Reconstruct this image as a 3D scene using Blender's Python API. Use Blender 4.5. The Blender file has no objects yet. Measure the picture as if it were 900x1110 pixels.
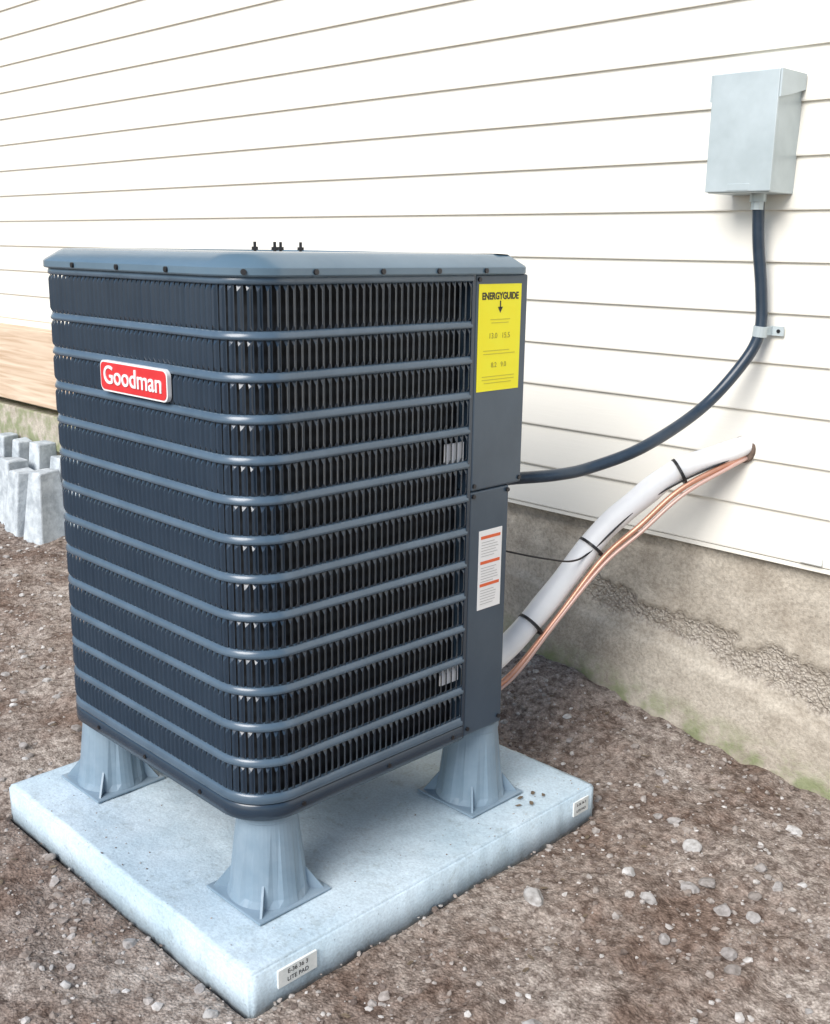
import bpy, bmesh, math, random
import numpy as np
from mathutils import Vector, Matrix, noise
random.seed(7); np.random.seed(7)
sc=bpy.context.scene
try:
    sc.view_settings.view_transform='Standard'; sc.view_settings.look='None'; sc.view_settings.exposure=0
except Exception: pass

# ---------------------------------------------------------------- materials
def mat(name, col, rough=.6, metal=0., col2=None, nscale=8., bump=0., bscale=60., detail=4., contrast=(.35,.65), spec=.5, coat=0.):
    m=bpy.data.materials.new(name); m.use_nodes=True
    nt=m.node_tree; N=nt.nodes; L=nt.links
    b=N['Principled BSDF']
    b.inputs['Base Color'].default_value=(*col,1); b.inputs['Roughness'].default_value=rough
    b.inputs['Metallic'].default_value=metal
    if 'Specular IOR Level' in b.inputs: b.inputs['Specular IOR Level'].default_value=spec
    if coat: b.inputs['Coat Weight'].default_value=coat
    tc=N.new('ShaderNodeTexCoord')
    if col2 is not None:
        n=N.new('ShaderNodeTexNoise'); n.inputs['Scale'].default_value=nscale; n.inputs['Detail'].default_value=detail; n.inputs['Roughness'].default_value=.65
        L.new(tc.outputs['Object'],n.inputs['Vector'])
        r=N.new('ShaderNodeValToRGB'); r.color_ramp.elements[0].position=contrast[0]; r.color_ramp.elements[1].position=contrast[1]
        r.color_ramp.elements[0].color=(*col,1); r.color_ramp.elements[1].color=(*col2,1)
        L.new(n.outputs['Fac'],r.inputs['Fac']); L.new(r.outputs['Color'],b.inputs['Base Color'])
    if bump:
        n2=N.new('ShaderNodeTexNoise'); n2.inputs['Scale'].default_value=bscale; n2.inputs['Detail'].default_value=4
        L.new(tc.outputs['Object'],n2.inputs['Vector'])
        bp=N.new('ShaderNodeBump'); bp.inputs['Strength'].default_value=bump; bp.inputs['Distance'].default_value=.004
        L.new(n2.outputs['Fac'],bp.inputs['Height']); L.new(bp.outputs['Normal'],b.inputs['Normal'])
    return m

M={}
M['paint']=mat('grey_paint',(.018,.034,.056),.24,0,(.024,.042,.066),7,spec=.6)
M['bar']=mat('skylit_bar_paint',(.062,.100,.142),.25,0,(.085,.13,.18),9,spec=.65)  # unit paint lightened: sky light on up-facing bars put into the colour
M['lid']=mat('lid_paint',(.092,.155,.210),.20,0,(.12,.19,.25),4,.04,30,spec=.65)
M['panel']=mat('panel_paint',(.034,.060,.092),.30,0,(.046,.076,.112),6,.06,50,spec=.6)
M['black']=mat('black_interior',(.006,.008,.011),.6)
M['screw']=mat('screw_metal',(.05,.05,.055),.35,.8)
M['yellow']=mat('yellow_label',(.95,.84,.0),.45,0,(.95,.87,.01),20)
M['blackink']=mat('black_ink',(.012,.012,.012),.5)
M['white']=mat('white_print',(.85,.85,.85),.4)
M['red']=mat('red_badge',(.62,.03,.035),.3,0,(.68,.04,.045),12)
M['orange']=mat('orange_print',(.75,.13,.04),.5)
M['riser']=mat('riser_plastic',(.19,.27,.34),.40,0,(.25,.33,.40),10,.1,80)
def pad_mat():
    m=bpy.data.materials.new('pad_concrete'); m.use_nodes=True; N=m.node_tree.nodes; L=m.node_tree.links
    b=N['Principled BSDF']; b.inputs['Roughness'].default_value=.8
    tc=N.new('ShaderNodeTexCoord')
    def nz(s,d=4,r=.6):
        n=N.new('ShaderNodeTexNoise'); n.inputs['Scale'].default_value=s; n.inputs['Detail'].default_value=d; n.inputs['Roughness'].default_value=r
        L.new(tc.outputs['Object'],n.inputs['Vector']); return n.outputs['Fac']
    def ramp(f,p0,c0,p1,c1):
        r=N.new('ShaderNodeValToRGB'); e=r.color_ramp.elements; e[0].position=p0; e[1].position=p1; e[0].color=(*c0,1); e[1].color=(*c1,1); L.new(f,r.inputs['Fac']); return r.outputs['Color']
    def mul(a,c,f=1.):
        n=N.new('ShaderNodeMix'); n.data_type='RGBA'; n.blend_type='MULTIPLY'; n.inputs[0].default_value=f; L.new(a,n.inputs[6]); L.new(c,n.inputs[7]); return n.outputs[2]
    c=ramp(nz(4.5),.36,(.44,.56,.635),.62,(.56,.67,.74))
    c=mul(c,ramp(nz(200,2),.36,(.87,.87,.88),.60,(1.03,1.03,1.03)))
    c=mul(c,ramp(nz(22,5,.75),.34,(.82,.81,.79),.46,(1.,1.,1.)))
    v=N.new('ShaderNodeTexVoronoi'); v.inputs['Scale'].default_value=42; L.new(tc.outputs['Object'],v.inputs['Vector'])
    c=mul(c,ramp(v.outputs['Distance'],.05,(.6,.6,.61),.10,(1,1,1)))
    L.new(c,b.inputs['Base Color'])
    bp=N.new('ShaderNodeBump'); bp.inputs['Strength'].default_value=.35; bp.inputs['Distance'].default_value=.003
    L.new(nz(150,3),bp.inputs['Height']); L.new(bp.outputs['Normal'],b.inputs['Normal'])
    return m
M['padc']=pad_mat()
M['steel']=mat('galvanised_box',(.42,.48,.49),.36,.15,(.52,.585,.60),7,.08,40)
M['conduit']=mat('conduit_black',(.018,.032,.052),.30,0,(.028,.046,.070),30)
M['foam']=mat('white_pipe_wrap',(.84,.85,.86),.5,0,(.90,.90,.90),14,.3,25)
M['copper']=mat('copper_pipe',(.56,.27,.17),.35,.5,(.68,.38,.27),12)
M['copper2']=mat('pale_copper',(.62,.42,.36),.4,.3)
M['tie']=mat('black_tie',(.01,.01,.012),.5)
M['putty']=mat('dark_sealant',(.12,.085,.065),.8,0,(.20,.14,.11),30,.5,60)
M['block']=mat('block_concrete',(.36,.40,.43),.9,0,(.58,.63,.66),16,.5,110,contrast=(.38,.6))
M['sticker']=mat('paper_sticker',(.66,.70,.68),.6,0,(.82,.84,.82),60)
M['leaf']=mat('dry_leaf',(.10,.075,.05),.8,0,(.20,.15,.10),40)
def wood_mat():
    m=bpy.data.materials.new('timber'); m.use_nodes=True; N=m.node_tree.nodes; L=m.node_tree.links
    b=N['Principled BSDF']; b.inputs['Roughness'].default_value=.75
    tc=N.new('ShaderNodeTexCoord'); mp=N.new('ShaderNodeMapping'); mp.inputs['Scale'].default_value=(.6,6,12)
    L.new(tc.outputs['Object'],mp.inputs['Vector'])
    n=N.new('ShaderNodeTexNoise'); n.inputs['Scale'].default_value=4; n.inputs['Detail'].default_value=5; n.inputs['Distortion'].default_value=1.
    L.new(mp.outputs['Vector'],n.inputs['Vector'])
    r=N.new('ShaderNodeValToRGB'); r.color_ramp.elements[0].position=.3; r.color_ramp.elements[1].position=.7
    r.color_ramp.elements[0].color=(.50,.35,.23,1); r.color_ramp.elements[1].color=(.74,.60,.46,1)
    L.new(n.outputs['Fac'],r.inputs['Fac']); L.new(r.outputs['Color'],b.inputs['Base Color'])
    return m
M['wood']=wood_mat()

def siding_mat():
    m=bpy.data.materials.new('cream_vinyl'); m.use_nodes=True; N=m.node_tree.nodes; L=m.node_tree.links
    b=N['Principled BSDF']; b.inputs['Roughness'].default_value=.5
    tc=N.new('ShaderNodeTexCoord'); mp=N.new('ShaderNodeMapping'); mp.inputs['Scale'].default_value=(2.,8,40)
    L.new(tc.outputs['Object'],mp.inputs['Vector'])
    n=N.new('ShaderNodeTexNoise'); n.inputs['Scale'].default_value=5; n.inputs['Detail'].default_value=3; n.inputs['Distortion'].default_value=.6
    L.new(mp.outputs['Vector'],n.inputs['Vector'])
    bp=N.new('ShaderNodeBump'); bp.inputs['Strength'].default_value=.15; bp.inputs['Distance'].default_value=.002
    L.new(n.outputs['Fac'],bp.inputs['Height']); L.new(bp.outputs['Normal'],b.inputs['Normal'])
    n2=N.new('ShaderNodeTexNoise'); n2.inputs['Scale'].default_value=1.6; n2.inputs['Detail'].default_value=4
    L.new(tc.outputs['Object'],n2.inputs['Vector'])
    r=N.new('ShaderNodeValToRGB'); r.color_ramp.elements[0].color=(.84,.805,.715,1); r.color_ramp.elements[1].color=(.88,.855,.78,1)
    L.new(n2.outputs['Fac'],r.inputs['Fac']); L.new(r.outputs['Color'],b.inputs['Base Color'])
    return m
M['siding']=siding_mat()

def math_node(N,L,op,a,b=None,clamp=False):
    n=N.new('ShaderNodeMath'); n.operation=op; n.use_clamp=clamp
    for i,v in enumerate((a,b)):
        if v is None: continue
        if isinstance(v,(int,float)): n.inputs[i].default_value=v
        else: L.new(v,n.inputs[i])
    return n.outputs[0]
def mix(N,L,f,a,b):
    n=N.new('ShaderNodeMix'); n.data_type='RGBA'
    if isinstance(f,(int,float)): n.inputs[0].default_value=f
    else: L.new(f,n.inputs[0])
    for i,v in ((6,a),(7,b)):
        if isinstance(v,tuple): n.inputs[i].default_value=(*v,1)
        else: L.new(v,n.inputs[i])
    return n.outputs[2]
def foundation_mat():
    m=bpy.data.materials.new('foundation_concrete'); m.use_nodes=True; N=m.node_tree.nodes; L=m.node_tree.links
    b=N['Principled BSDF']; b.inputs['Roughness'].default_value=.9
    tc=N.new('ShaderNodeTexCoord'); sep=N.new('ShaderNodeSeparateXYZ'); L.new(tc.outputs['Object'],sep.inputs[0])
    def nz(s,d=4,r=.65):
        n=N.new('ShaderNodeTexNoise'); n.inputs['Scale'].default_value=s; n.inputs['Detail'].default_value=d; n.inputs['Roughness'].default_value=r
        L.new(tc.outputs['Object'],n.inputs['Vector']); return n.outputs['Fac']
    big=nz(4,5); fine=nz(120,3,.7); mid=nz(22,5,.7)
    r=N.new('ShaderNodeValToRGB'); e=r.color_ramp.elements; e[0].position=.32; e[1].position=.66
    e[0].color=(.41,.36,.295,1); e[1].color=(.58,.53,.45,1); L.new(big,r.inputs['Fac'])
    r2=N.new('ShaderNodeValToRGB'); r2.color_ramp.elements[0].position=.32; r2.color_ramp.elements[1].position=.60
    r2.color_ramp.elements[0].color=(.70,.68,.66,1); r2.color_ramp.elements[1].color=(1.05,1.05,1.05,1); L.new(mid,r2.inputs['Fac'])
    mm=N.new('ShaderNodeMix'); mm.data_type='RGBA'; mm.blend_type='MULTIPLY'; mm.inputs[0].default_value=.75
    L.new(r.outputs['Color'],mm.inputs[6]); L.new(r2.outputs['Color'],mm.inputs[7])
    r3=N.new('ShaderNodeValToRGB'); r3.color_ramp.elements[0].position=.35; r3.color_ramp.elements[1].position=.6
    r3.color_ramp.elements[0].color=(.66,.65,.64,1); r3.color_ramp.elements[1].color=(1.1,1.1,1.1,1); L.new(fine,r3.inputs['Fac'])
    m3=N.new('ShaderNodeMix'); m3.data_type='RGBA'; m3.blend_type='MULTIPLY'; m3.inputs[0].default_value=.7
    L.new(mm.outputs[2],m3.inputs[6]); L.new(r3.outputs['Color'],m3.inputs[7])
    z=sep.outputs['Z']; x=sep.outputs['X']
    lvl=math_node(N,L,'ADD',z,math_node(N,L,'MULTIPLY',x,.13))
    k=math_node(N,L,'SUBTRACT',.135,lvl); k=math_node(N,L,'MULTIPLY',k,16.,True)
    k2=math_node(N,L,'MULTIPLY',math_node(N,L,'SUBTRACT',nz(15,5,.7),.42),6.,True)
    moss=math_node(N,L,'MULTIPLY',k,k2,True); moss=math_node(N,L,'MULTIPLY',moss,.72)
    c=mix(N,L,moss,m3.outputs[2],(.17,.22,.08))
    at=N.new('ShaderNodeAttribute'); at.attribute_name='agg'
    wv=N.new('ShaderNodeVectorMath'); wv.operation='MULTIPLY_ADD'
    nd=N.new('ShaderNodeTexNoise'); nd.inputs['Scale'].default_value=60; nd.inputs['Detail'].default_value=2; L.new(tc.outputs['Object'],nd.inputs['Vector'])
    L.new(nd.outputs['Color'],wv.inputs[0]); wv.inputs[1].default_value=(.016,.016,.016); L.new(tc.outputs['Object'],wv.inputs[2])
    v=N.new('ShaderNodeTexVoronoi'); v.inputs['Scale'].default_value=130; L.new(wv.outputs[0],v.inputs['Vector'])
    rv=N.new('ShaderNodeValToRGB'); rv.color_ramp.elements[0].color=(.58,.53,.46,1); rv.color_ramp.elements[1].color=(.20,.165,.14,1)
    rv.color_ramp.elements[0].position=.2; rv.color_ramp.elements[1].position=.75
    L.new(v.outputs['Distance'],rv.inputs['Fac'])
    am=math_node(N,L,'MULTIPLY',at.outputs['Fac'],math_node(N,L,'MULTIPLY',math_node(N,L,'SUBTRACT',mid,.28),3.,True),True)
    am=math_node(N,L,'MULTIPLY',am,.85)
    c=mix(N,L,am,c,rv.outputs['Color'])
    L.new(c,b.inputs['Base Color'])
    h=math_node(N,L,'ADD',math_node(N,L,'MULTIPLY',fine,.6),math_node(N,L,'MULTIPLY',math_node(N,L,'MULTIPLY',v.outputs['Distance'],-1.2),at.outputs['Fac']))
    bp=N.new('ShaderNodeBump'); bp.inputs['Strength'].default_value=.9; bp.inputs['Distance'].default_value=.005
    L.new(h,bp.inputs['Height']); L.new(bp.outputs['Normal'],b.inputs['Normal'])
    return m
M['found']=foundation_mat()
def ground_mat():
    m=bpy.data.materials.new('dirt'); m.use_nodes=True; N=m.node_tree.nodes; L=m.node_tree.links
    b=N['Principled BSDF']; b.inputs['Roughness'].default_value=.95
    if 'Specular IOR Level' in b.inputs: b.inputs['Specular IOR Level'].default_value=.15
    tc=N.new('ShaderNodeTexCoord')
    def nz(s,d=4,r=.65):
        n=N.new('ShaderNodeTexNoise'); n.inputs['Scale'].default_value=s; n.inputs['Detail'].default_value=d; n.inputs['Roughness'].default_value=r
        L.new(tc.outputs['Object'],n.inputs['Vector']); return n.outputs['Fac']
    def ramp(f,p0,c0,p1,c1):
        r=N.new('ShaderNodeValToRGB'); e=r.color_ramp.elements; e[0].position=p0; e[1].position=p1; e[0].color=(*c0,1); e[1].color=(*c1,1); L.new(f,r.inputs['Fac']); return r.outputs['Color']
    a=ramp(nz(2.6,5,.75),.40,(.215,.160,.132),.60,(.42,.375,.34))
    c=ramp(nz(48,4,.75),.38,(.46,.42,.40),.60,(1.25,1.24,1.23))
    mm=N.new('ShaderNodeMix'); mm.data_type='RGBA'; mm.blend_type='MULTIPLY'; mm.inputs[0].default_value=1
    L.new(a,mm.inputs[6]); L.new(c,mm.inputs[7])
    v=N.new('ShaderNodeTexVoronoi'); v.inputs['Scale'].default_value=170; L.new(tc.outputs['Object'],v.inputs['Vector'])
    g=ramp(v.outputs['Distance'],.1,(1.2,1.2,1.2),.6,(.65,.63,.60))
    m2=N.new('ShaderNodeMix'); m2.data_type='RGBA'; m2.blend_type='MULTIPLY'; m2.inputs[0].default_value=.6
    L.new(mm.outputs[2],m2.inputs[6]); L.new(g,m2.inputs[7])
    L.new(m2.outputs[2],b.inputs['Base Color'])
    h=math_node(N,L,'ADD',nz(110,3),math_node(N,L,'MULTIPLY',v.outputs['Distance'],-.5))
    bp=N.new('ShaderNodeBump'); bp.inputs['Strength'].default_value=.8; bp.inputs['Distance'].default_value=.006
    L.new(h,bp.inputs['Height']); L.new(bp.outputs['Normal'],b.inputs['Normal'])
    return m
M['dirt']=ground_mat()
def stone_mat(name,cols):
    m=bpy.data.materials.new(name); m.use_nodes=True; N=m.node_tree.nodes; L=m.node_tree.links
    b=N['Principled BSDF']; b.inputs['Roughness'].default_value=.85
    g=N.new('ShaderNodeNewGeometry'); r=N.new('ShaderNodeValToRGB')
    e=r.color_ramp.elements; e[0].color=(*cols[0],1); e[1].color=(*cols[3],1)
    x=e.new(.45); x.color=(*cols[1],1); x=e.new(.8); x.color=(*cols[2],1)
    L.new(g.outputs['Random Per Island'],r.inputs['Fac'])
    tc=N.new('ShaderNodeTexCoord'); n=N.new('ShaderNodeTexNoise'); n.inputs['Scale'].default_value=90; n.inputs['Detail'].default_value=3
    L.new(tc.outputs['Object'],n.inputs['Vector'])
    r2=N.new('ShaderNodeValToRGB'); r2.color_ramp.elements[0].position=.3; r2.color_ramp.elements[1].position=.7
    r2.color_ramp.elements[0].color=(.65,.63,.61,1); r2.color_ramp.elements[1].color=(1.2,1.2,1.2,1); L.new(n.outputs['Fac'],r2.inputs['Fac'])
    mm=N.new('ShaderNodeMix'); mm.data_type='RGBA'; mm.blend_type='MULTIPLY'; mm.inputs[0].default_value=1
    L.new(r.outputs['Color'],mm.inputs[6]); L.new(r2.outputs['Color'],mm.inputs[7]); L.new(mm.outputs[2],b.inputs['Base Color'])
    return m
M['stone']=stone_mat('stones',((.14,.105,.09),(.29,.245,.215),(.38,.35,.33),(.58,.56,.54)))
M['bigstone']=stone_mat('big_stones',((.25,.22,.20),(.34,.32,.31),(.43,.42,.41),(.60,.59,.58)))

# ---------------------------------------------------------------- helpers
def obj(name, verts, faces, m, parent=None, smooth=False, bevel=0, seg=2):
    me=bpy.data.meshes.new(name); me.from_pydata([tuple(v) for v in verts],[],faces); me.update()
    o=bpy.data.objects.new(name,me); sc.collection.objects.link(o)
    if m is not None: me.materials.append(M[m] if isinstance(m,str) else m)
    if parent: o.parent=parent
    if smooth: me.polygons.foreach_set('use_smooth',[True]*len(me.polygons))
    if bevel:
        b=o.modifiers.new('bevel','BEVEL'); b.width=bevel; b.segments=seg; b.limit_method='ANGLE'; b.angle_limit=math.radians(30)
    return o
def empty(name):
    o=bpy.data.objects.new(name,None); sc.collection.objects.link(o); o.empty_display_size=.1; return o
class Geo:
    def __init__(s): s.v=[]; s.f=[]
    def add(s,v,f):
        n=len(s.v); s.v+= [tuple(a) for a in v]; s.f+=[tuple(i+n for i in q) for q in f]
    def box(s,a,b):
        x0,y0,z0=a;x1,y1,z1=b
        s.add([(x0,y0,z0),(x1,y0,z0),(x1,y1,z0),(x0,y1,z0),(x0,y0,z1),(x1,y0,z1),(x1,y1,z1),(x0,y1,z1)],
              [(0,3,2,1),(4,5,6,7),(0,1,5,4),(1,2,6,5),(2,3,7,6),(3,0,4,7)])
    def cyl(s,c,axis,r,h,n=12,r2=None):
        c=Vector(c); ax=Vector(axis).normalized(); u=ax.orthogonal().normalized(); w=ax.cross(u); r2=r if r2 is None else r2
        v=[c+(u*math.cos(2*math.pi*i/n)+w*math.sin(2*math.pi*i/n))*r for i in range(n)]+[c+ax*h+(u*math.cos(2*math.pi*i/n)+w*math.sin(2*math.pi*i/n))*r2 for i in range(n)]
        s.add(v,[(i,(i+1)%n,n+(i+1)%n,n+i) for i in range(n)]+[tuple(range(n-1,-1,-1)),tuple(range(n,2*n))])
    def obj(s,name,m,parent=None,**k): return obj(name,s.v,s.f,m,parent,**k)
def catmull(P,n=10):
    P=[Vector(p) for p in P]; P=[P[0]*2-P[1]]+P+[P[-1]*2-P[-2]]; out=[]
    for i in range(1,len(P)-2):
        for k in range(n):
            t=k/n; a,b,c,d=P[i-1],P[i],P[i+1],P[i+2]
            out.append(.5*((2*b)+(c-a)*t+(2*a-5*b+4*c-d)*t*t+(3*b-a-3*c+d)*t**3))
    out.append(P[-2]); return out
def tube(name,P,r,m,parent,n=14,sub=10,rf=None):
    P=catmull(P,sub); v=[];f=[]; u=None
    for i,p in enumerate(P):
        t=(P[min(i+1,len(P)-1)]-P[max(i-1,0)]).normalized()
        if u is None: u=t.orthogonal().normalized()
        u=(u-t*u.dot(t)).normalized(); w=t.cross(u); rr=r*(rf(i/(len(P)-1)) if rf else 1)
        for k in range(n):
            a=2*math.pi*k/n; v.append(p+(u*math.cos(a)+w*math.sin(a))*rr)
    for i in range(len(P)-1):
        for k in range(n): f.append((i*n+k,i*n+(k+1)%n,(i+1)*n+(k+1)%n,(i+1)*n+k))
    f.append(tuple(range(n-1,-1,-1))); f.append(tuple(range((len(P)-1)*n,len(P)*n)))
    return obj(name,v,f,m,parent,smooth=True)
def text(name,s,size,loc,face,m,parent,extr=.0006,ax='CENTER',sx=1,bold=0):
    cu=bpy.data.curves.new(name,'FONT'); cu.body=s; cu.size=size; cu.align_x=ax; cu.align_y='CENTER'; cu.extrude=extr; cu.offset=bold
    t=bpy.data.objects.new(name,cu); sc.collection.objects.link(t)
    dg=bpy.context.evaluated_depsgraph_get(); me=bpy.data.meshes.new_from_object(t.evaluated_get(dg)); bpy.data.objects.remove(t)
    o=bpy.data.objects.new(name,me); sc.collection.objects.link(o); me.materials.clear(); me.materials.append(M[m]); o.parent=parent
    if face=='x': R=Matrix(((0,0,1),(1,0,0),(0,1,0)))
    else: R=Matrix(((1,0,0),(0,0,-1),(0,1,0)))
    o.matrix_world=Matrix.Translation(loc)@R.to_4x4()@Matrix.Diagonal((sx,1,1,1))
    return o

# ---------------------------------------------------------------- dimensions
W,D,r=.655,.640,.085; Z0=.243; ZL=1.137
YW=1.2326; ZS=.5276; SP=.1058

# ---------------------------------------------------------------- ground
def sm(t): t=max(0,min(1,t)); return t*t*(3-2*t)
def gh(x,y):
    h=.10*sm((.30-x)/.75)*sm((y-.92)/.30)*sm((x+2.2)/1.)
    n=noise.noise(Vector((x*1.3,y*1.3,0)))*.020+noise.noise(Vector((x*5,y*5,3)))*.016+noise.noise(Vector((x*16,y*16,7)))*.012+noise.noise(Vector((x*45,y*45,1)))*.006
    dx=max(-.76-x,0,x-.105); dy=max(-.092-y,0,y-.825); d=math.hypot(dx,dy)
    k=sm(d/.25)
    base=-.002+n*(.40+.60*k)
    if d==0: base=-.02
    return h+base
def axis(lo,hi,step,far):
    a=list(np.arange(lo,hi,step)); s=step; p=a[-1]; R=[]
    while p<far: s*=1.35; p+=s; R.append(p)
    s=step; p=a[0]; Lf=[]
    while p>-far: s*=1.35; p-=s; Lf.append(p)
    return Lf[::-1]+a+R
gx=axis(-3.6,1.1,.0125,150); gy=axis(-1.0,1.36,.0125,150)
v=[(x,y,gh(x,y) if abs(x)<8 and abs(y)<5 else -.02) for y in gy for x in gx]
nx=len(gx); f=[(j*nx+i,j*nx+i+1,(j+1)*nx+i+1,(j+1)*nx+i) for j in range(len(gy)-1) for i in range(nx-1)]
obj('dirt_ground',v,f,'dirt',smooth=True)

def ico(sub):
    bm=bmesh.new(); bmesh.ops.create_icosphere(bm,subdivisions=sub,radius=1); bm.verts.ensure_lookup_table()
    V=np.array([q.co[:] for q in bm.verts]); F=[tuple(q.index for q in fc.verts) for fc in bm.faces]; bm.free(); return V,F
def stones(name,items,sub,jit,m='stone',smooth=False):
    V,F=ico(sub); vs=[];fs=[]
    for (x,y,z,s) in items:
        sx,sy,sz=s*random.uniform(.75,1.3),s*random.uniform(.7,1.1),s*random.uniform(.4,.75)
        a=random.uniform(0,6.28); ca,sa=math.cos(a),math.sin(a)
        if sub>1:
            Q=V.copy()
            for _ in range(9):
                nrm=np.random.normal(size=3); nrm/=np.linalg.norm(nrm); dd=random.uniform(.62,.9)
                e=Q@nrm-dd; Q=Q-np.outer(np.clip(e,0,None),nrm)
            off=random.uniform(0,100)
            J=np.array([1+jit*.35*noise.noise(Vector((p[0]*2+off,p[1]*2,p[2]*2))) for p in V])[:,None]
            Q=Q*J
        else: Q=V*(1+np.random.uniform(-jit,jit,(len(V),1)))
        Q=Q*[sx,sy,sz]; tl=random.uniform(-.4,.4)
        Q=np.stack([Q[:,0]*math.cos(tl)+Q[:,2]*math.sin(tl),Q[:,1],-Q[:,0]*math.sin(tl)+Q[:,2]*math.cos(tl)],1)
        Q=np.stack([Q[:,0]*ca-Q[:,1]*sa+x,Q[:,0]*sa+Q[:,1]*ca+y,Q[:,2]+z],1)
        n=len(vs); vs+=[tuple(q) for q in Q]; fs+=[tuple(i+n for i in t) for t in F]
    return obj(name,vs,fs,m,smooth=smooth)
def inpad(x,y,e=.0): return -.755-e<x<.10+e and -.088-e<y<.82+e
it=[]
while len(it)<17000:
    x=random.uniform(-3.4,1.0); y=random.uniform(-1.0,1.24)
    dens=.40+1.2*noise.noise(Vector((x*1.7,y*1.7,5)))+.5*noise.noise(Vector((x*7,y*7,5)))
    if x<-.9: dens*=.6
    if random.random()>dens+.22: continue
    s=.0018+.0045*random.random()**2.2+ (.006*random.random() if random.random()<.16 else 0)
    if inpad(x,y,s): continue
    it.append((x,y,gh(x,y)+s*.1,s))
for _ in range(90):
    e=random.choice((0,1,2)); 
    x=random.uniform(-.74,.09); y=random.uniform(-.08,.81)
    if e==0: x=.095-abs(random.gauss(0,.05))
    if e==1: y=-.08+abs(random.gauss(0,.05))
    if not inpad(x,y,-.008): continue
    s=random.uniform(.0008,.0022); it.append((x,y,.0685,s))
stones('gravel',it,1,.28)
it=[]
while len(it)<520:
    x=random.uniform(-3.2,.95); y=random.uniform(-.8,1.2); s=.006+.010*random.random()**2
    if random.random()>.35+noise.noise(Vector((x*2,y*2,9)))*1.2: continue
    if inpad(x,y,s): continue
    it.append((x,y,gh(x,y)+s*.05,s))
for (x,y,s) in ((.22,.47,.024),(.40,.72,.022),(.42,.75,.018),(.44,.20,.023),(.37,.62,.018),(.33,.84,.022),(.47,.86,.017),(.52,.83,.015),(.12,1.05,.013),(.50,.78,.015),(.30,.66,.015),(.25,.90,.014),(.55,.60,.016),(.48,.70,.019),(.53,.72,.013),(.45,.55,.014)):
    it.append((x,y,gh(x,y)+s*.15,s))
stones('scattered_stones',it,3,.32,'bigstone',smooth=False)
g=Geo()
def leaf(x,y,z,s):
    a=random.uniform(0,6.28); c,sn=math.cos(a),math.sin(a)
    pts=[(-1,0,0),(-.3,.42,.18),(.5,.34,.1),(1,0,.22),(.4,-.4,.05),(-.4,-.36,.2)]
    g.add([(x+s*(p[0]*c-p[1]*sn),y+s*(p[0]*sn+p[1]*c),z+s*p[2]+.001) for p in pts],[(0,3,2,1),(0,5,4,3)])
for _ in range(320):
    x=random.uniform(-3,.9); y=random.uniform(-.7,1.2)
    if inpad(x,y,.01): continue
    leaf(x,y,gh(x,y)+.002,random.uniform(.004,.011))
for x,y in ((.030,.655),(.048,.628),(.055,.700),(.035,.69),(.06,.655)): leaf(x,y,.0685,random.uniform(.006,.011))
for _ in range(70):
    x=random.uniform(-2.5,.9); y=random.uniform(-.7,1.2)
    if inpad(x,y,.04): continue
    a=random.uniform(0,6.28); l=random.uniform(.015,.05); g.cyl((x,y,gh(x,y)+.003),(math.cos(a),math.sin(a),.06),.0011,l,5,.0005)
g.obj('leaf_litter','leaf')

# ---------------------------------------------------------------- house
house=empty('house')
XL,XR=-14.,5.; ZT=4.2
v=[];f=[]
nb=int((ZT-ZS)/SP)
prof=[]
for i in range(nb):
    z=ZS+i*SP
    prof+= [(YW+.0078,z-.0003),(YW,z),(YW-.0006,z+.003),(YW+.0074,z+SP-.0006)]
prof.append((YW+.0078,ZS+nb*SP))
xs=[XL,-9,-6]+list(np.arange(-4.5,1.2,.06))+[2,3.5,XR]
for (y,z) in prof:
    for x in xs: v.append((x,y+.0016*noise.noise(Vector((x*1.1,z*2.3,0))),z+.0010*noise.noise(Vector((x*.9,z*9,4)))))
n=len(xs)
for i in range(len(prof)-1):
    for j in range(n-1): f.append((n*i+j,n*i+j+1,n*(i+1)+j+1,n*(i+1)+j))
obj('lap_siding',v,f,'siding',house)
g=Geo(); g.box((XL,YW+.06,0-.3),(XR,YW+7,ZT+.1)); g.obj('wall_core','found',house)
g=Geo(); 
g.add([(XL-.4,YW-.4,ZT),(XR+.4,YW-.4,ZT),(XR+.4,YW+7.5,ZT),(XL-.4,YW+7.5,ZT),(XL-.4,YW+3.5,ZT+2.2),(XR+.4,YW+3.5,ZT+2.2)],[(0,3,2,1),(0,1,5,4),(2,3,4,5),(0,4,3),(1,2,5)])
g.obj('roof',mat('roof_shingle',(.08,.08,.085),.9,0,(.14,.14,.14),20,.5,60),house)
g=Geo(); g.box((XL,YW+.003,ZS-.012),(XR,YW+.022,ZS-.002)); g.obj('starter_strip','siding',house)
fx=[-14,-8,-5]+list(np.arange(-4.,-.8,.08))+list(np.arange(-.8,1.0,.009))+[1.2,2,3.5,5]
fz=list(np.arange(-.12,.53,.009))+[.535]
v=[];agg=[]
for z in fz:
    for x in fx:
        n=noise.noise(Vector((x*6,z*6,2)))+.6*noise.noise(Vector((x*17,z*17,2)))
        c=.292-.14*x+.020*n
        wdt=.040+.040*noise.noise(Vector((x*3,5,1)))+.022*sm((x+.2)/.6)
        a=sm((wdt-abs(z-c)+.022*noise.noise(Vector((x*40,z*40,0)))+.02*noise.noise(Vector((x*15,z*15,9))))/.022) if x>-.32 else 0
        a*=sm((x+.30)/.06)
        y=YW+.030
        y+=.008*a+a*.006*noise.noise(Vector((x*90,z*90,4)))
        k=sm((c-wdt-.01-z)/.016) if x>-1.2 else 0
        y-=.012*k
        y+=.0035*noise.noise(Vector((x*9,z*12,8)))+.0018*noise.noise(Vector((x*50,z*50,8)))
        v.append((x,y,z)); agg.append(a)
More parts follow.
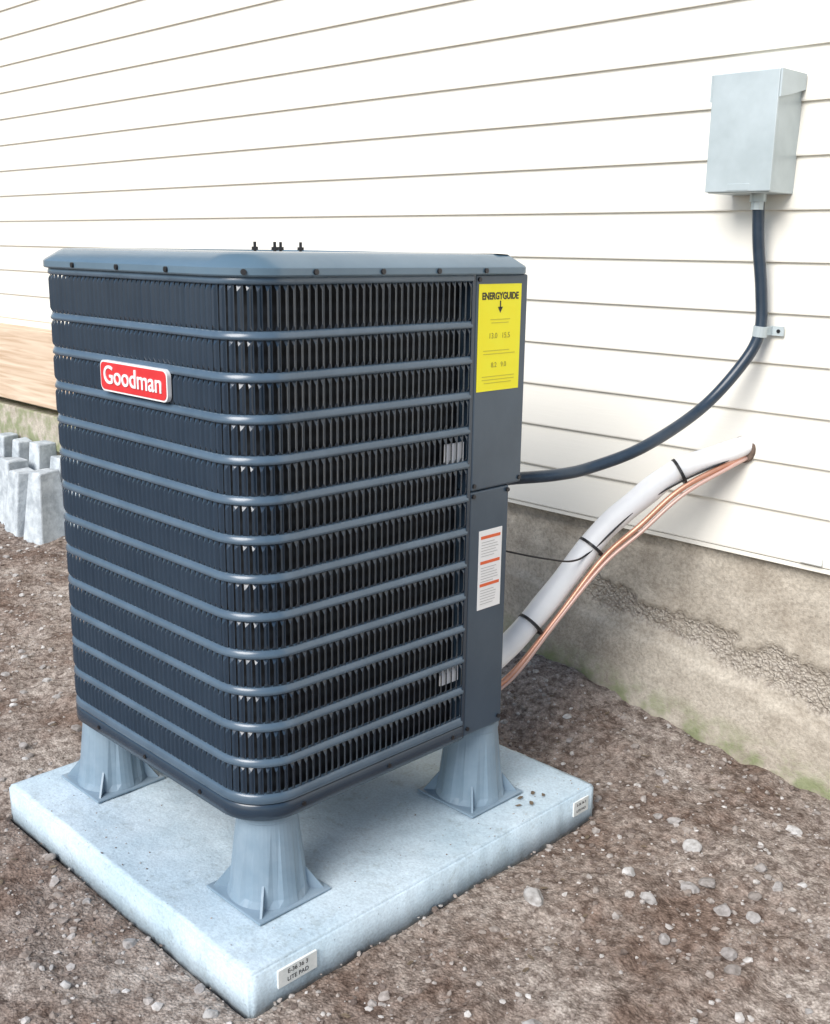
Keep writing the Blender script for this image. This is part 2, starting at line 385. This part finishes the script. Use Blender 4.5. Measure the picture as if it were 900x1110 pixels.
nx=len(fx); f=[(j*nx+i,j*nx+i+1,(j+1)*nx+i+1,(j+1)*nx+i) for j in range(len(fz)-1) for i in range(nx-1)]
fo=obj('foundation',v,f,'found',house,smooth=True)
at=fo.data.attributes.new('agg','FLOAT','POINT'); at.data.foreach_set('value',agg)
g=Geo(); g.box((-9,YW-.075,.490),(-2.1,YW+.03,.815)); g.obj('timber_board','wood',house,bevel=.005)
g=Geo(); g.box((-9,YW-.055,.30),(-2.1,YW+.03,.455)); g.obj('concrete_ledge','found',house,bevel=.006)
g=Geo(); g.box((.315,YW-.008,.532),(.365,YW-.002,.548)); g.obj('siding_clip','sticker',house,bevel=.002)

# ---------------------------------------------------------------- precast pier blocks
bl=empty('concrete_block_row')
k=0
for row,(yy,hh) in enumerate(((1.00,.27),(1.12,.33))):
    for i in range(14):
        x=-2.76-.168*i+random.uniform(-.016,.016)+row*.05; y=yy+random.uniform(-.02,.02)*(1-row); b=.072 if row==0 else .060;t=.044 if row==0 else .038
        h2=hh+random.uniform(-.025,.02); j=lambda: random.uniform(-.006,.006); a=random.uniform(-.14,.14); ca,sa=math.cos(a),math.sin(a)
        pts=[(-b,-b,-.02),(b,-b,-.02),(b,b,-.02),(-b,b,-.02),(-t+j(),-t+j(),h2+j()),(t+j(),-t+j(),h2+j()),(t+j(),t+j(),h2+j()),(-t+j(),t+j(),h2+j())]
        tx_,ty_=random.uniform(-.05,.05),random.uniform(-.03,.05)
        g=Geo(); g.add([(x+p[0]*ca-p[1]*sa+tx_*p[2],y+p[0]*sa+p[1]*ca+ty_*p[2],p[2]) for p in pts],
              [(0,3,2,1),(4,5,6,7),(0,1,5,4),(1,2,6,5),(2,3,7,6),(3,0,4,7)])
        k+=1; g.obj('block_%d'%k,'block',bl,bevel=.006)

# ---------------------------------------------------------------- pad
pad=empty('concrete_pad')
px0,px1,py0,py1,pt=-.7548,.1002,-.0872,.8197,.068
bm=bmesh.new(); bmesh.ops.create_cube(bm,size=1)
for q in bm.verts: q.co=Vector(((q.co.x+.5)*(px1-px0)+px0,(q.co.y+.5)*(py1-py0)+py0,(q.co.z+.5)*(pt+.03)-.03))
bmesh.ops.bevel(bm,geom=list(bm.edges),offset=.005,segments=3,affect='EDGES')
bmesh.ops.subdivide_edges(bm,edges=[e for e in bm.edges if e.calc_length()>.3],cuts=110,use_grid_fill=True)
for q in bm.verts:
    n=noise.noise(q.co*9)*.0022+noise.noise(q.co*40)*.0012+noise.noise(q.co*110)*.0006
    q.co+=Vector((n if abs(q.co.x-px1)<.01 or abs(q.co.x-px0)<.01 else 0, n if abs(q.co.y-py0)<.01 else 0, n if q.co.z>pt-.009 else 0))
me=bpy.data.meshes.new('slab'); bm.to_mesh(me); bm.free(); me.materials.append(M['padc']); o=bpy.data.objects.new('slab',me); sc.collection.objects.link(o); o.parent=pad
me.polygons.foreach_set('use_smooth',[True]*len(me.polygons))
for nm,a,b in (('sticker_front',-.035,.045),('sticker_back',.745,.795)):
    g=Geo(); g.box((px1-.001,a,.020),(px1+.0034,b,.052)); g.obj(nm,'sticker',pad)
    for j in range(2): text(nm+'_print_%d'%j,'LITE PAD' if j else 'E-36 36 3',.011 if b<.5 else .008,(px1+.0036,(a+b)/2,.043-.014*j),'x','blackink',pad,.0002)

# ---------------------------------------------------------------- risers
for i,(x,y) in enumerate(((-.070,.078),(-.060,.598),(-.625,.085),(-.615,.590))):
    e=empty('equipment_riser'); 
    g=Geo(); s=.079; z=pt+.002
    g.box((x-s,y-s,z),(x+s,y+s,z+.005)); g.obj('base_plate','riser',e,bevel=.002)
    n=48; rings=[(0,.073),(.012,.0695),(.03,.067),(.150,.0530),(.152,.055),(.168,.055)]
    v=[];f=[]
    top=Z0-.001-(z+.005); 
    for (zz,rr) in rings:
        zz=zz/.168*top
        for k in range(n):
            a=2*math.pi*k/n; fl=1-.05*(1 if (k%6 in (2,3)) and .01<zz<.14 else 0)
            v.append((x+math.cos(a)*rr*fl,y+math.sin(a)*rr*fl,z+.005+zz))
    for j in range(len(rings)-1):
        for k in range(n): f.append((j*n+k,j*n+(k+1)%n,(j+1)*n+(k+1)%n,(j+1)*n+k))
    f.append(tuple(range((len(rings)-1)*n,len(rings)*n)))
    obj('tapered_leg',v,f,'riser',e)
    g=Geo()
    for k in range(4):
        a=math.pi/4+k*math.pi/2
        cx_,cy_=math.cos(a),math.sin(a); px_,py_=-cy_*.002,cx_*.002
        A=[(x+cx_*.055,y+cy_*.055,z+.005),(x+cx_*.098,y+cy_*.098,z+.005),(x+cx_*.055,y+cy_*.055,z+.06)]
        g.add([(p[0]+px_,p[1]+py_,p[2]) for p in A]+[(p[0]-px_,p[1]-py_,p[2]) for p in A],[(0,1,2),(5,4,3),(0,3,4,1),(1,4,5,2)])
    g.obj('gussets','riser',e)

# ---------------------------------------------------------------- condenser
ac=empty('air_conditioner_condenser')
ys=.498
segs=[('l',(0,ys),(0,r)),('a',(-r,r),0),('l',(-r,0),(-W+r,0)),('a',(-W+r,r),1),('l',(-W,r),(-W,D-r)),('a',(-W+r,D-r),2),('l',(-W+r,D),(-.11,D))]
lens=[]
for s_ in segs:
    lens.append(math.pi/2*r if s_[0]=='a' else math.hypot(s_[2][0]-s_[1][0],s_[2][1]-s_[1][1]))
TOT=sum(lens)
def at_(s,o):
    s=max(0,min(TOT-1e-6,s)); 
    for q,l in zip(segs,lens):
        if s<=l or q is segs[-1]:
            if q[0]=='l':
                t=s/l; dx,dy=(q[2][0]-q[1][0])/l,(q[2][1]-q[1][1])/l
                return (q[1][0]+dx*l*t-dy*o, q[1][1]+dy*l*t+dx*o)
            a=-math.pi/2*q[2]-math.pi/2*(s/l)
            return (q[1][0]+math.cos(a)*(r+o),q[1][1]+math.sin(a)*(r+o))
        s-=l
S=[]; acc=0
for q,l in zip(segs,lens):
    n=12 if q[0]=='a' else 6
    S+= [acc+l*i/n for i in range(n)]; acc+=l
S.append(TOT)
def sweep(g,prof):
    n=len(prof); v=[];f=[]
    for s in S:
        for (o,z) in prof: x,y=at_(s,o); v.append((x,y,z))
    for i in range(len(S)-1):
        for k in range(n-1): f.append((i*n+k,(i+1)*n+k,(i+1)*n+k+1,i*n+k+1))
    g.add(v,f)
rows=[(1.124,1.056)]+[(1.042-.0638*i,1.042-.0638*i-.0485) for i in range(12)]
gb=Geo()
edges=[(ZL+.004,1.124)]+[(rows[i][1],rows[i+1][0]) for i in range(12)]+[(rows[-1][1],Z0+.030)]
for (a,b) in edges:
    if b<a-.02 and a<.4: sweep(gb,[(-.006,a),(.001,a-.001),(.002,a-.006),(.002,b)])
    else: sweep(gb,[(-.006,a),(.001,a-.0003),(.0028,a-.0050),(.0046,(a+b)/2-.001),(.0045,b+.0025),(.001,b+.0003),(-.006,b)])
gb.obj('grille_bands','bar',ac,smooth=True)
gp=Geo(); sweep(gp,[(.002,Z0+.030),(.0045,Z0+.028),(.0045,Z0+.003),(.001,Z0),(-.02,Z0)]); gp.obj('base_pan_rim','paint',ac,smooth=True)
gl=Geo(); gs=Geo()
pitch=.0142; nb=int(TOT/pitch)
for (zt,zb) in rows:
    for i in range(nb):
        s=i*pitch+.002
        jz=random.uniform(-.0012,.0012); jo=random.uniform(-.0005,.0005)
        def P(ds,o,z): x,y=at_(s+ds,o); return (x,y,z)
        e=.0085
        v=[P(0,0,zt),P(0,0,zb),P(.0032,.0030+jo,zt-e*.55+jz),P(.0032,.0030+jo,zb+e*.55+jz),P(.0066,.0042+jo,zt-e+jz),P(.0066,.0042+jo,zb+e+jz),P(.0085,0,zt),P(.0085,0,zb),
           P(.0072,-.0004,zt-e-.001),P(.0072,-.0004,zb+e+.001)]
        gl.add(v,[(0,2,3,1),(2,4,5,3),(0,6,2),(2,6,4),(1,3,7),(3,5,7)])
        gs.add([P(.0124,0,zt+.002),P(.0142,0,zt+.002),P(.0142,0,zb-.002),P(.0124,0,zb-.002)],[(0,3,2,1)])
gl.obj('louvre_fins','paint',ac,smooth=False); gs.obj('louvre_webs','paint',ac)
g=Geo(); g.box((-.012,ys-.003,Z0+.004),(.0035,ys+.005,ZL)); g.box((-.11,D-.012,Z0+.004),(-.10,D+.003,ZL)); g.obj('edge_frame','paint',ac)
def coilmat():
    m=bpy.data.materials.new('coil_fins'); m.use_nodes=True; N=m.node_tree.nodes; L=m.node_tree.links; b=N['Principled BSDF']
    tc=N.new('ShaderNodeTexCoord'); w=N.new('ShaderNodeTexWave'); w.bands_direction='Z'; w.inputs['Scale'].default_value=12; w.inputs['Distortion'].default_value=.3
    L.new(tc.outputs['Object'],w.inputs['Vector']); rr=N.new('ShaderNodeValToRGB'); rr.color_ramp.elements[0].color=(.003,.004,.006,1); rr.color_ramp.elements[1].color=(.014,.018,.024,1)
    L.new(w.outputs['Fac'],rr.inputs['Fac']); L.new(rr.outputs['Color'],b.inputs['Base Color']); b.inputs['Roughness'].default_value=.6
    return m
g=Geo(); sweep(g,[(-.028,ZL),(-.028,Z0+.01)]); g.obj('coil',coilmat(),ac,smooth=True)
g=Geo(); g.box((-.006,.440,.800),(-.002,.488,.838)); g.box((-.006,.440,.372),(-.002,.488,.402)); g.obj('coil_light_patches','foam',ac)  # white plates added to imitate light showing through the coil
def loop(off,z,n=10,rr=r):
    out=[]; R=rr+off
    for (cx_,cy_,a0) in ((-rr,rr,0),(-W+rr,rr,-90),(-W+rr,D-rr,-180),(-rr,D-rr,-270)):
        for i in range(n+1):
            a=math.radians(a0-90*i/n); out.append((cx_+math.cos(a)*R,cy_+math.sin(a)*R,z))
    return out
v=loop(-.006,Z0+.002)+loop(-.006,Z0+.02); n=len(v)//2
obj('base_pan',v,[tuple(range(n)),tuple(range(2*n-1,n-1,-1))]+[(i,n+i,n+(i+1)%n,(i+1)%n) for i in range(n)],'black',ac)
def lidloop(off,z):
    o=loop(off,z); k=len(o)-11; 
    cx_,cy_,rq=-.02,D-.02,.02
    for i in range(11):
        a=math.radians(-270-90*i/10); o[k+i]=(cx_+math.cos(a)*(rq+off),cy_+math.sin(a)*(rq+off),z)
    return o
Ls=[lidloop(.001,ZL-.002),lidloop(.010,ZL),lidloop(.0115,ZL+.002),lidloop(.0115,ZL+.012),lidloop(.009,ZL+.0150),lidloop(-.018,ZL+.031),lidloop(-.026,ZL+.0345),lidloop(-.05,ZL+.0355)]
n=len(Ls[0]); R0=.265; cxc,cyc=-W/2,D/2
def circ(R,z):
    o=[]
    for p in Ls[7]:
        a=math.atan2(p[1]-cyc,p[0]-cxc); o.append((cxc+math.cos(a)*R,cyc+math.sin(a)*R,z))
    return o
Ls+=[circ(R0,ZL+.0355)]
def circ2(R,z): return [(cxc+(p[0]-cxc)/R0*R,cyc+(p[1]-cyc)/R0*R,z) for p in Ls[8]]
Ls+=[circ2(R0-.006,ZL+.029),circ2(R0-.006,ZL-.10)]
v=[p for l in Ls for p in l]; f=[]
for j in range(len(Ls)-1):
    for k in range(n): f.append((j*n+k,(j+1)*n+k,(j+1)*n+(k+1)%n,j*n+(k+1)%n))
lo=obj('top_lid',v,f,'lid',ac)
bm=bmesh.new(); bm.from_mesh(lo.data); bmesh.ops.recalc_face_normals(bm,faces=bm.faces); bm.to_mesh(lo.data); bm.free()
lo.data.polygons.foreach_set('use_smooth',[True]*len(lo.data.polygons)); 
try: lo.data.set_sharp_from_angle(angle=math.radians(28))
except Exception: pass
g=Geo()
def ring(g,R,z,t,n=64,m=6):
    v=[];f=[]
    for i in range(n):
        a=2*math.pi*i/n
        for k in range(m):
            b=2*math.pi*k/m; v.append((cxc+math.cos(a)*(R+t*math.cos(b)),cyc+math.sin(a)*(R+t*math.cos(b)),z+t*math.sin(b)))
    for i in range(n):
        for k in range(m): f.append((i*m+k,((i+1)%n)*m+k,((i+1)%n)*m+(k+1)%m,i*m+(k+1)%m))
    g.add(v,f)
for i in range(12): ring(g,.045+i*.019,ZL+.029,.0017)
g.obj('fan_guard_rings','screw',ac,smooth=True)
g=Geo()
for i in range(8):
    a=2*math.pi*i/8+.2; g.cyl((cxc+math.cos(a)*.04,cyc+math.sin(a)*.04,ZL+.027),(math.cos(a),math.sin(a),0),.002,.222,8)
g.cyl((cxc,cyc,ZL-.06),(0,0,1),.06,.083,24)
for sx_ in (-.03,.03):
    for sy_ in (-.03,.03):
        g.cyl((cxc+sx_,cyc+sy_,ZL+.03),(0,0,1),.0028,.021,8); g.cyl((cxc+sx_,cyc+sy_,ZL+.036),(0,0,1),.006,.006,6)
g.obj('fan_motor_mount','screw',ac)
g=Geo()
for i in range(3):
    a=2*math.pi*i/3; pts=[]
    for (rr,da,zz) in ((.05,-.25,.0),(.24,-.32,-.015),(.24,.35,.02),(.05,.35,.012)):
        pts.append((cxc+math.cos(a+da)*rr,cyc+math.sin(a+da)*rr,ZL-.04+zz))
    g.add(pts,[(0,1,2,3)])
g.obj('fan_blades','black',ac)
g=Geo(); g.box((-.105,.504,.742),(.004,.648,ZL-.0005)); g.obj('control_box_cover','panel',ac,bevel=.004,seg=3)
g=Geo(); g.box((-.100,.504,Z0+.004),(.0025,.616,.7405)); g.obj('lower_service_panel','panel',ac,bevel=.004,seg=3)
g=Geo()
for y,z in ((.512,.752),(.641,.752),(.512,1.128),(.512,.732),(.609,.732),(.512,Z0+.02),(.604,Z0+.02)): g.cyl((.003,y,z),(1,0,0),.0042,.004,10)
for y in (.13,.27,.40,.52): g.cyl((.0110,y,ZL+.0065),(1,0,0),.0045,.004,10)
for x in (-.18,-.33,-.48): g.cyl((x,-.0110,ZL+.0065),(0,-1,0),.0045,.004,10)
for (cx_,cy_,a) in ((-r,r,-45),(-W+r,r,-135)):
    a=math.radians(a); g.cyl((cx_+math.cos(a)*(r+.0108),cy_+math.sin(a)*(r+.0108),ZL+.0065),(math.cos(a),math.sin(a),0),.0045,.004,10)
for y in (.1,.3,.47): g.cyl((.004,y,Z0+.016),(1,0,0),.004,.003,10)
for x in (-.15,-.33,-.5): g.cyl((x,-.004,Z0+.016),(0,-1,0),.004,.003,10)
g.obj('screws','screw',ac)
g=Geo(); g.box((-.20,.60,.25),(-.10,.645,.42)); g.obj('valve_plate','panel',ac)
lx=.0042
g=Geo(); g.box((lx,.511,.927),(lx+.0008,.628,1.120)); g.obj('energy_label','yellow',ac)
tx=lx+.001; yc=.5695
text('energy_label_title','ENERGYGUIDE',.0172,(tx,yc,1.098),'x','blackink',ac,.0002,sx=.88,bold=.0006)
g=Geo()
g.box((tx,yc-.0015,1.077),(tx+.0002,yc+.0015,1.090)); g.add([(tx+.0002,yc-.007,1.079),(tx+.0002,yc+.007,1.079),(tx+.0002,yc,1.068)],[(0,1,2)])
g.obj('energy_label_arrow','blackink',ac)
g=Geo()
for k,(y0,y1,z) in enumerate(((.543,.598,1.056),(.546,.594,1.050),(.524,.614,.953),(.524,.614,.947),(.530,.606,.941),(.526,.598,1.000),(.526,.614,.994))):
    g.box((tx,y0,z),(tx+.0002,y1,z+.0014))
g.obj('energy_label_lines',mat('olive_print',(.60,.52,.02),.5),ac)
M['olive']=mat('olive_text',(.34,.29,.02),.5)
text('energy_label_value','13.0   15.5',.014,(tx,yc,1.027),'x','olive',ac,.0002)
text('energy_label_value_b','8.2   9.0',.013,(tx,yc,.974),'x','olive',ac,.0002)
lx=.0028
g=Geo(); g.box((lx,.532,.503),(lx+.0008,.598,.661)); g.obj('info_label','white',ac)
g=Geo()
for z in (.644,.594,.549): g.box((lx+.001,.537,z),(lx+.0012,.593,z+.006))
g.obj('info_label_stripes','orange',ac)
g=Geo()
for z0_ in (.638,.587,.542):
    for k in range(6):
        w_=random.uniform(.035,.052); g.box((lx+.001,.539,z0_-.0055*k-.0012),(lx+.0012,.539+w_,z0_-.0055*k))
g.obj('info_label_text',mat('grey_ink',(.45,.45,.45),.5),ac)
def rr2(x0,x1,z0,z1,q,n=6):
    o=[]
    for (cx_,cz_,a0) in ((x1-q,z1-q,0),(x0+q,z1-q,90),(x0+q,z0+q,180),(x1-q,z0+q,270)):
        for i in range(n+1): a=math.radians(a0+90*i/n); o.append((cx_+q*math.cos(a),cz_+q*math.sin(a)))
    return o
def plate(name,x0,x1,z0,z1,q,ya,yb,m):
    o=rr2(x0,x1,z0,z1,q); n=len(o); v=[(a,ya,b) for a,b in o]+[(a,yb,b) for a,b in o]
    obj(name,v,[tuple(range(n,2*n)),tuple(range(n-1,-1,-1))]+[(i,(i+1)%n,n+(i+1)%n,n+i) for i in range(n)],m,ac)
plate('badge_rim',-.404,-.191,.933,.986,.012,-.004,-.0115,'white')
plate('badge_field',-.401,-.194,.936,.983,.010,-.006,-.0125,'red')
text('badge_lettering','Goodman',.044,(-.2975,-.0128,.9605),'y','white',ac,.0012,sx=1.05,bold=.0004)

# ---------------------------------------------------------------- disconnect box
db=empty('electrical_disconnect_box')
bx0,bx1,bz0,bz1,by0=.074,.220,1.297,1.530,1.128
g=Geo(); g.box((bx0+.004,by0+.004,bz0+.002),(bx1-.004,YW+.004,bz1-.004)); g.obj('body','steel',db,bevel=.002)
g=Geo(); g.box((bx0,by0,bz0+.004),(bx1,by0+.006,bz1)); g.box((bx0-.0005,by0+.001,bz1-.003),(bx1+.0005,YW,bz1+.0005)); g.obj('cover','steel',db,bevel=.0025)
g=Geo(); 
for x in (bx0-.0045,bx1+.0005):
    g.add([(x,by0+.002,bz1),(x,YW-.002,bz1),(x,YW-.002,bz1-.030),(x,by0+.045,bz1-.044),(x,by0+.002,bz1-.052),
           (x+.004,by0+.002,bz1),(x+.004,YW-.002,bz1),(x+.004,YW-.002,bz1-.030),(x+.004,by0+.045,bz1-.044),(x+.004,by0+.002,bz1-.052)],
          [(0,1,2,3,4),(9,8,7,6,5),(0,5,6,1),(1,6,7,2),(2,7,8,3),(3,8,9,4),(4,9,5,0)])
g.obj('cover_flange','steel',db)
g=Geo(); g.box((bx0+.05,by0-.0006,bz0+.006),(bx0+.10,by0+.003,bz0+.02)); g.obj('hasp','steel',db,bevel=.001)
g=Geo(); g.cyl((.165,1.186,bz0-.014),(0,0,1),.0165,.018,16); g.cyl((.165,1.186,bz0-.03),(0,0,1),.0135,.018,8); g.obj('conduit_fitting','steel',db)

co=empty('electrical_conduit')
tube('conduit_hose',[(.165,1.188,1.285),(.170,1.195,1.20),(.182,1.203,1.10),(.188,1.200,1.018),(.168,1.175,.950),(.122,1.10,.856),(.082,.95,.785),(.0216,.85,.745),(-.007,.77,.736),(-.05,.69,.733),(-.06,.64,.733)],.0125,'conduit',co,
     sub=30,rf=None)
g=Geo(); g.cyl((.188,1.200,1.008),(.1,0,1),.0155,.022,16); g.box((.196,YW-.006,1.010),(.228,YW-.002,1.030)); g.box((.196,1.200,1.011),(.203,YW-.002,1.029)); g.obj('clamp','steel',co)
g=Geo(); g.cyl((.217,YW-.008,1.02),(0,1,0),.004,.003,10); g.obj('clamp_screw','screw',co)

ls=empty('refrigerant_line_set')
main=[(.170,1.262,.772),(.145,1.205,.756),(.068,1.12,.712),(.004,1.06,.640),(-.050,1.00,.562),(-.090,.90,.44),(-.118,.80,.345),(-.132,.72,.30),(-.145,.64,.285)]
tube('insulated_suction_line',main,.0270,'foam',ls,n=24,sub=14,rf=lambda t:.76+.24*min(1,t*3)+.018*math.sin(t*60)+.012*math.sin(t*23))
tube('copper_liquid_line',[(.172,1.262,.752),(.150,1.195,.730),(.088,1.10,.674),(.032,1.035,.592),(-.022,.975,.514),(-.062,.88,.394),(-.098,.79,.287),(-.115,.72,.247),(-.13,.64,.24)],.0064,'copper',ls)
tube('second_copper_line',[(.176,1.262,.748),(.157,1.19,.724),(.098,1.096,.664),(.042,1.028,.581),(-.014,.968,.503),(-.060,.872,.383),(-.096,.785,.275),(-.115,.72,.236),(-.13,.64,.23)],.0042,'copper2',ls)
tube('control_cable',[(-.13,.62,.60),(-.07,.70,.575),(-.04,.80,.545),(-.045,.90,.520),(-.04,.965,.535),(.02,1.045,.630),(.085,1.105,.690),(.16,1.2,.745),(.172,1.262,.765)],.0022,'tie',ls,n=8)
P=catmull(main,10)
g=Geo()
for i in (20,42,56):
    p=P[i]; t=(P[i+1]-P[i-1]).normalized()
    g.cyl(p-t*.003+Vector((.003,-.003,-.005)),t,.0325,.006,20)
g.obj('cable_ties','tie',ls)
g=Geo(); g.cyl((.157,YW-.006,.756),(0,1,0),.030,.012,20); g.obj('wall_seal','putty',ls,bevel=.004)

# ---------------------------------------------------------------- light
w=bpy.data.worlds.new('World'); sc.world=w; w.use_nodes=True; N=w.node_tree.nodes; L=w.node_tree.links
sky=N.new('ShaderNodeTexSky'); sky.sky_type='NISHITA'; sky.sun_disc=False
dirv=Vector((.12,-.76,.64)).normalized()
el=math.asin(dirv.z); az=math.atan2(dirv.x,dirv.y)
sky.sun_elevation=el; sky.sun_rotation=az
L.new(sky.outputs[0],N['Background'].inputs['Color']); N['Background'].inputs['Strength'].default_value=.15
sd=bpy.data.lights.new('sun','SUN'); sd.energy=4.1; sd.angle=math.radians(38); sd.color=(1,.975,.94)
so=bpy.data.objects.new('sun',sd); sc.collection.objects.link(so); so.rotation_euler=dirv.to_track_quat('Z','Y').to_euler(); so.location=(1,-5,6)

# ---------------------------------------------------------------- camera
cx,cy,cz,yaw,pit,roll,fpx=1.3047,-0.9398,1.1830,-0.7863,-0.2426,0.0145,1162.09
fw=Vector((math.sin(yaw)*math.cos(pit),math.cos(yaw)*math.cos(pit),math.sin(pit)))
rt=fw.cross(Vector((0,0,1))).normalized(); up=rt.cross(fw)
r2=rt*math.cos(roll)+up*math.sin(roll); u2=-rt*math.sin(roll)+up*math.cos(roll)
cd=bpy.data.cameras.new('camera'); co_=bpy.data.objects.new('camera',cd); sc.collection.objects.link(co_)
mw=Matrix.Identity(4)
for i in range(3): mw[i][0]=r2[i]; mw[i][1]=u2[i]; mw[i][2]=-fw[i]; mw[i][3]=(cx,cy,cz)[i]
co_.matrix_world=mw
cd.sensor_fit='VERTICAL'; cd.sensor_height=24; cd.lens=24*fpx/1110; cd.clip_start=.02; cd.clip_end=500
sc.camera=co_
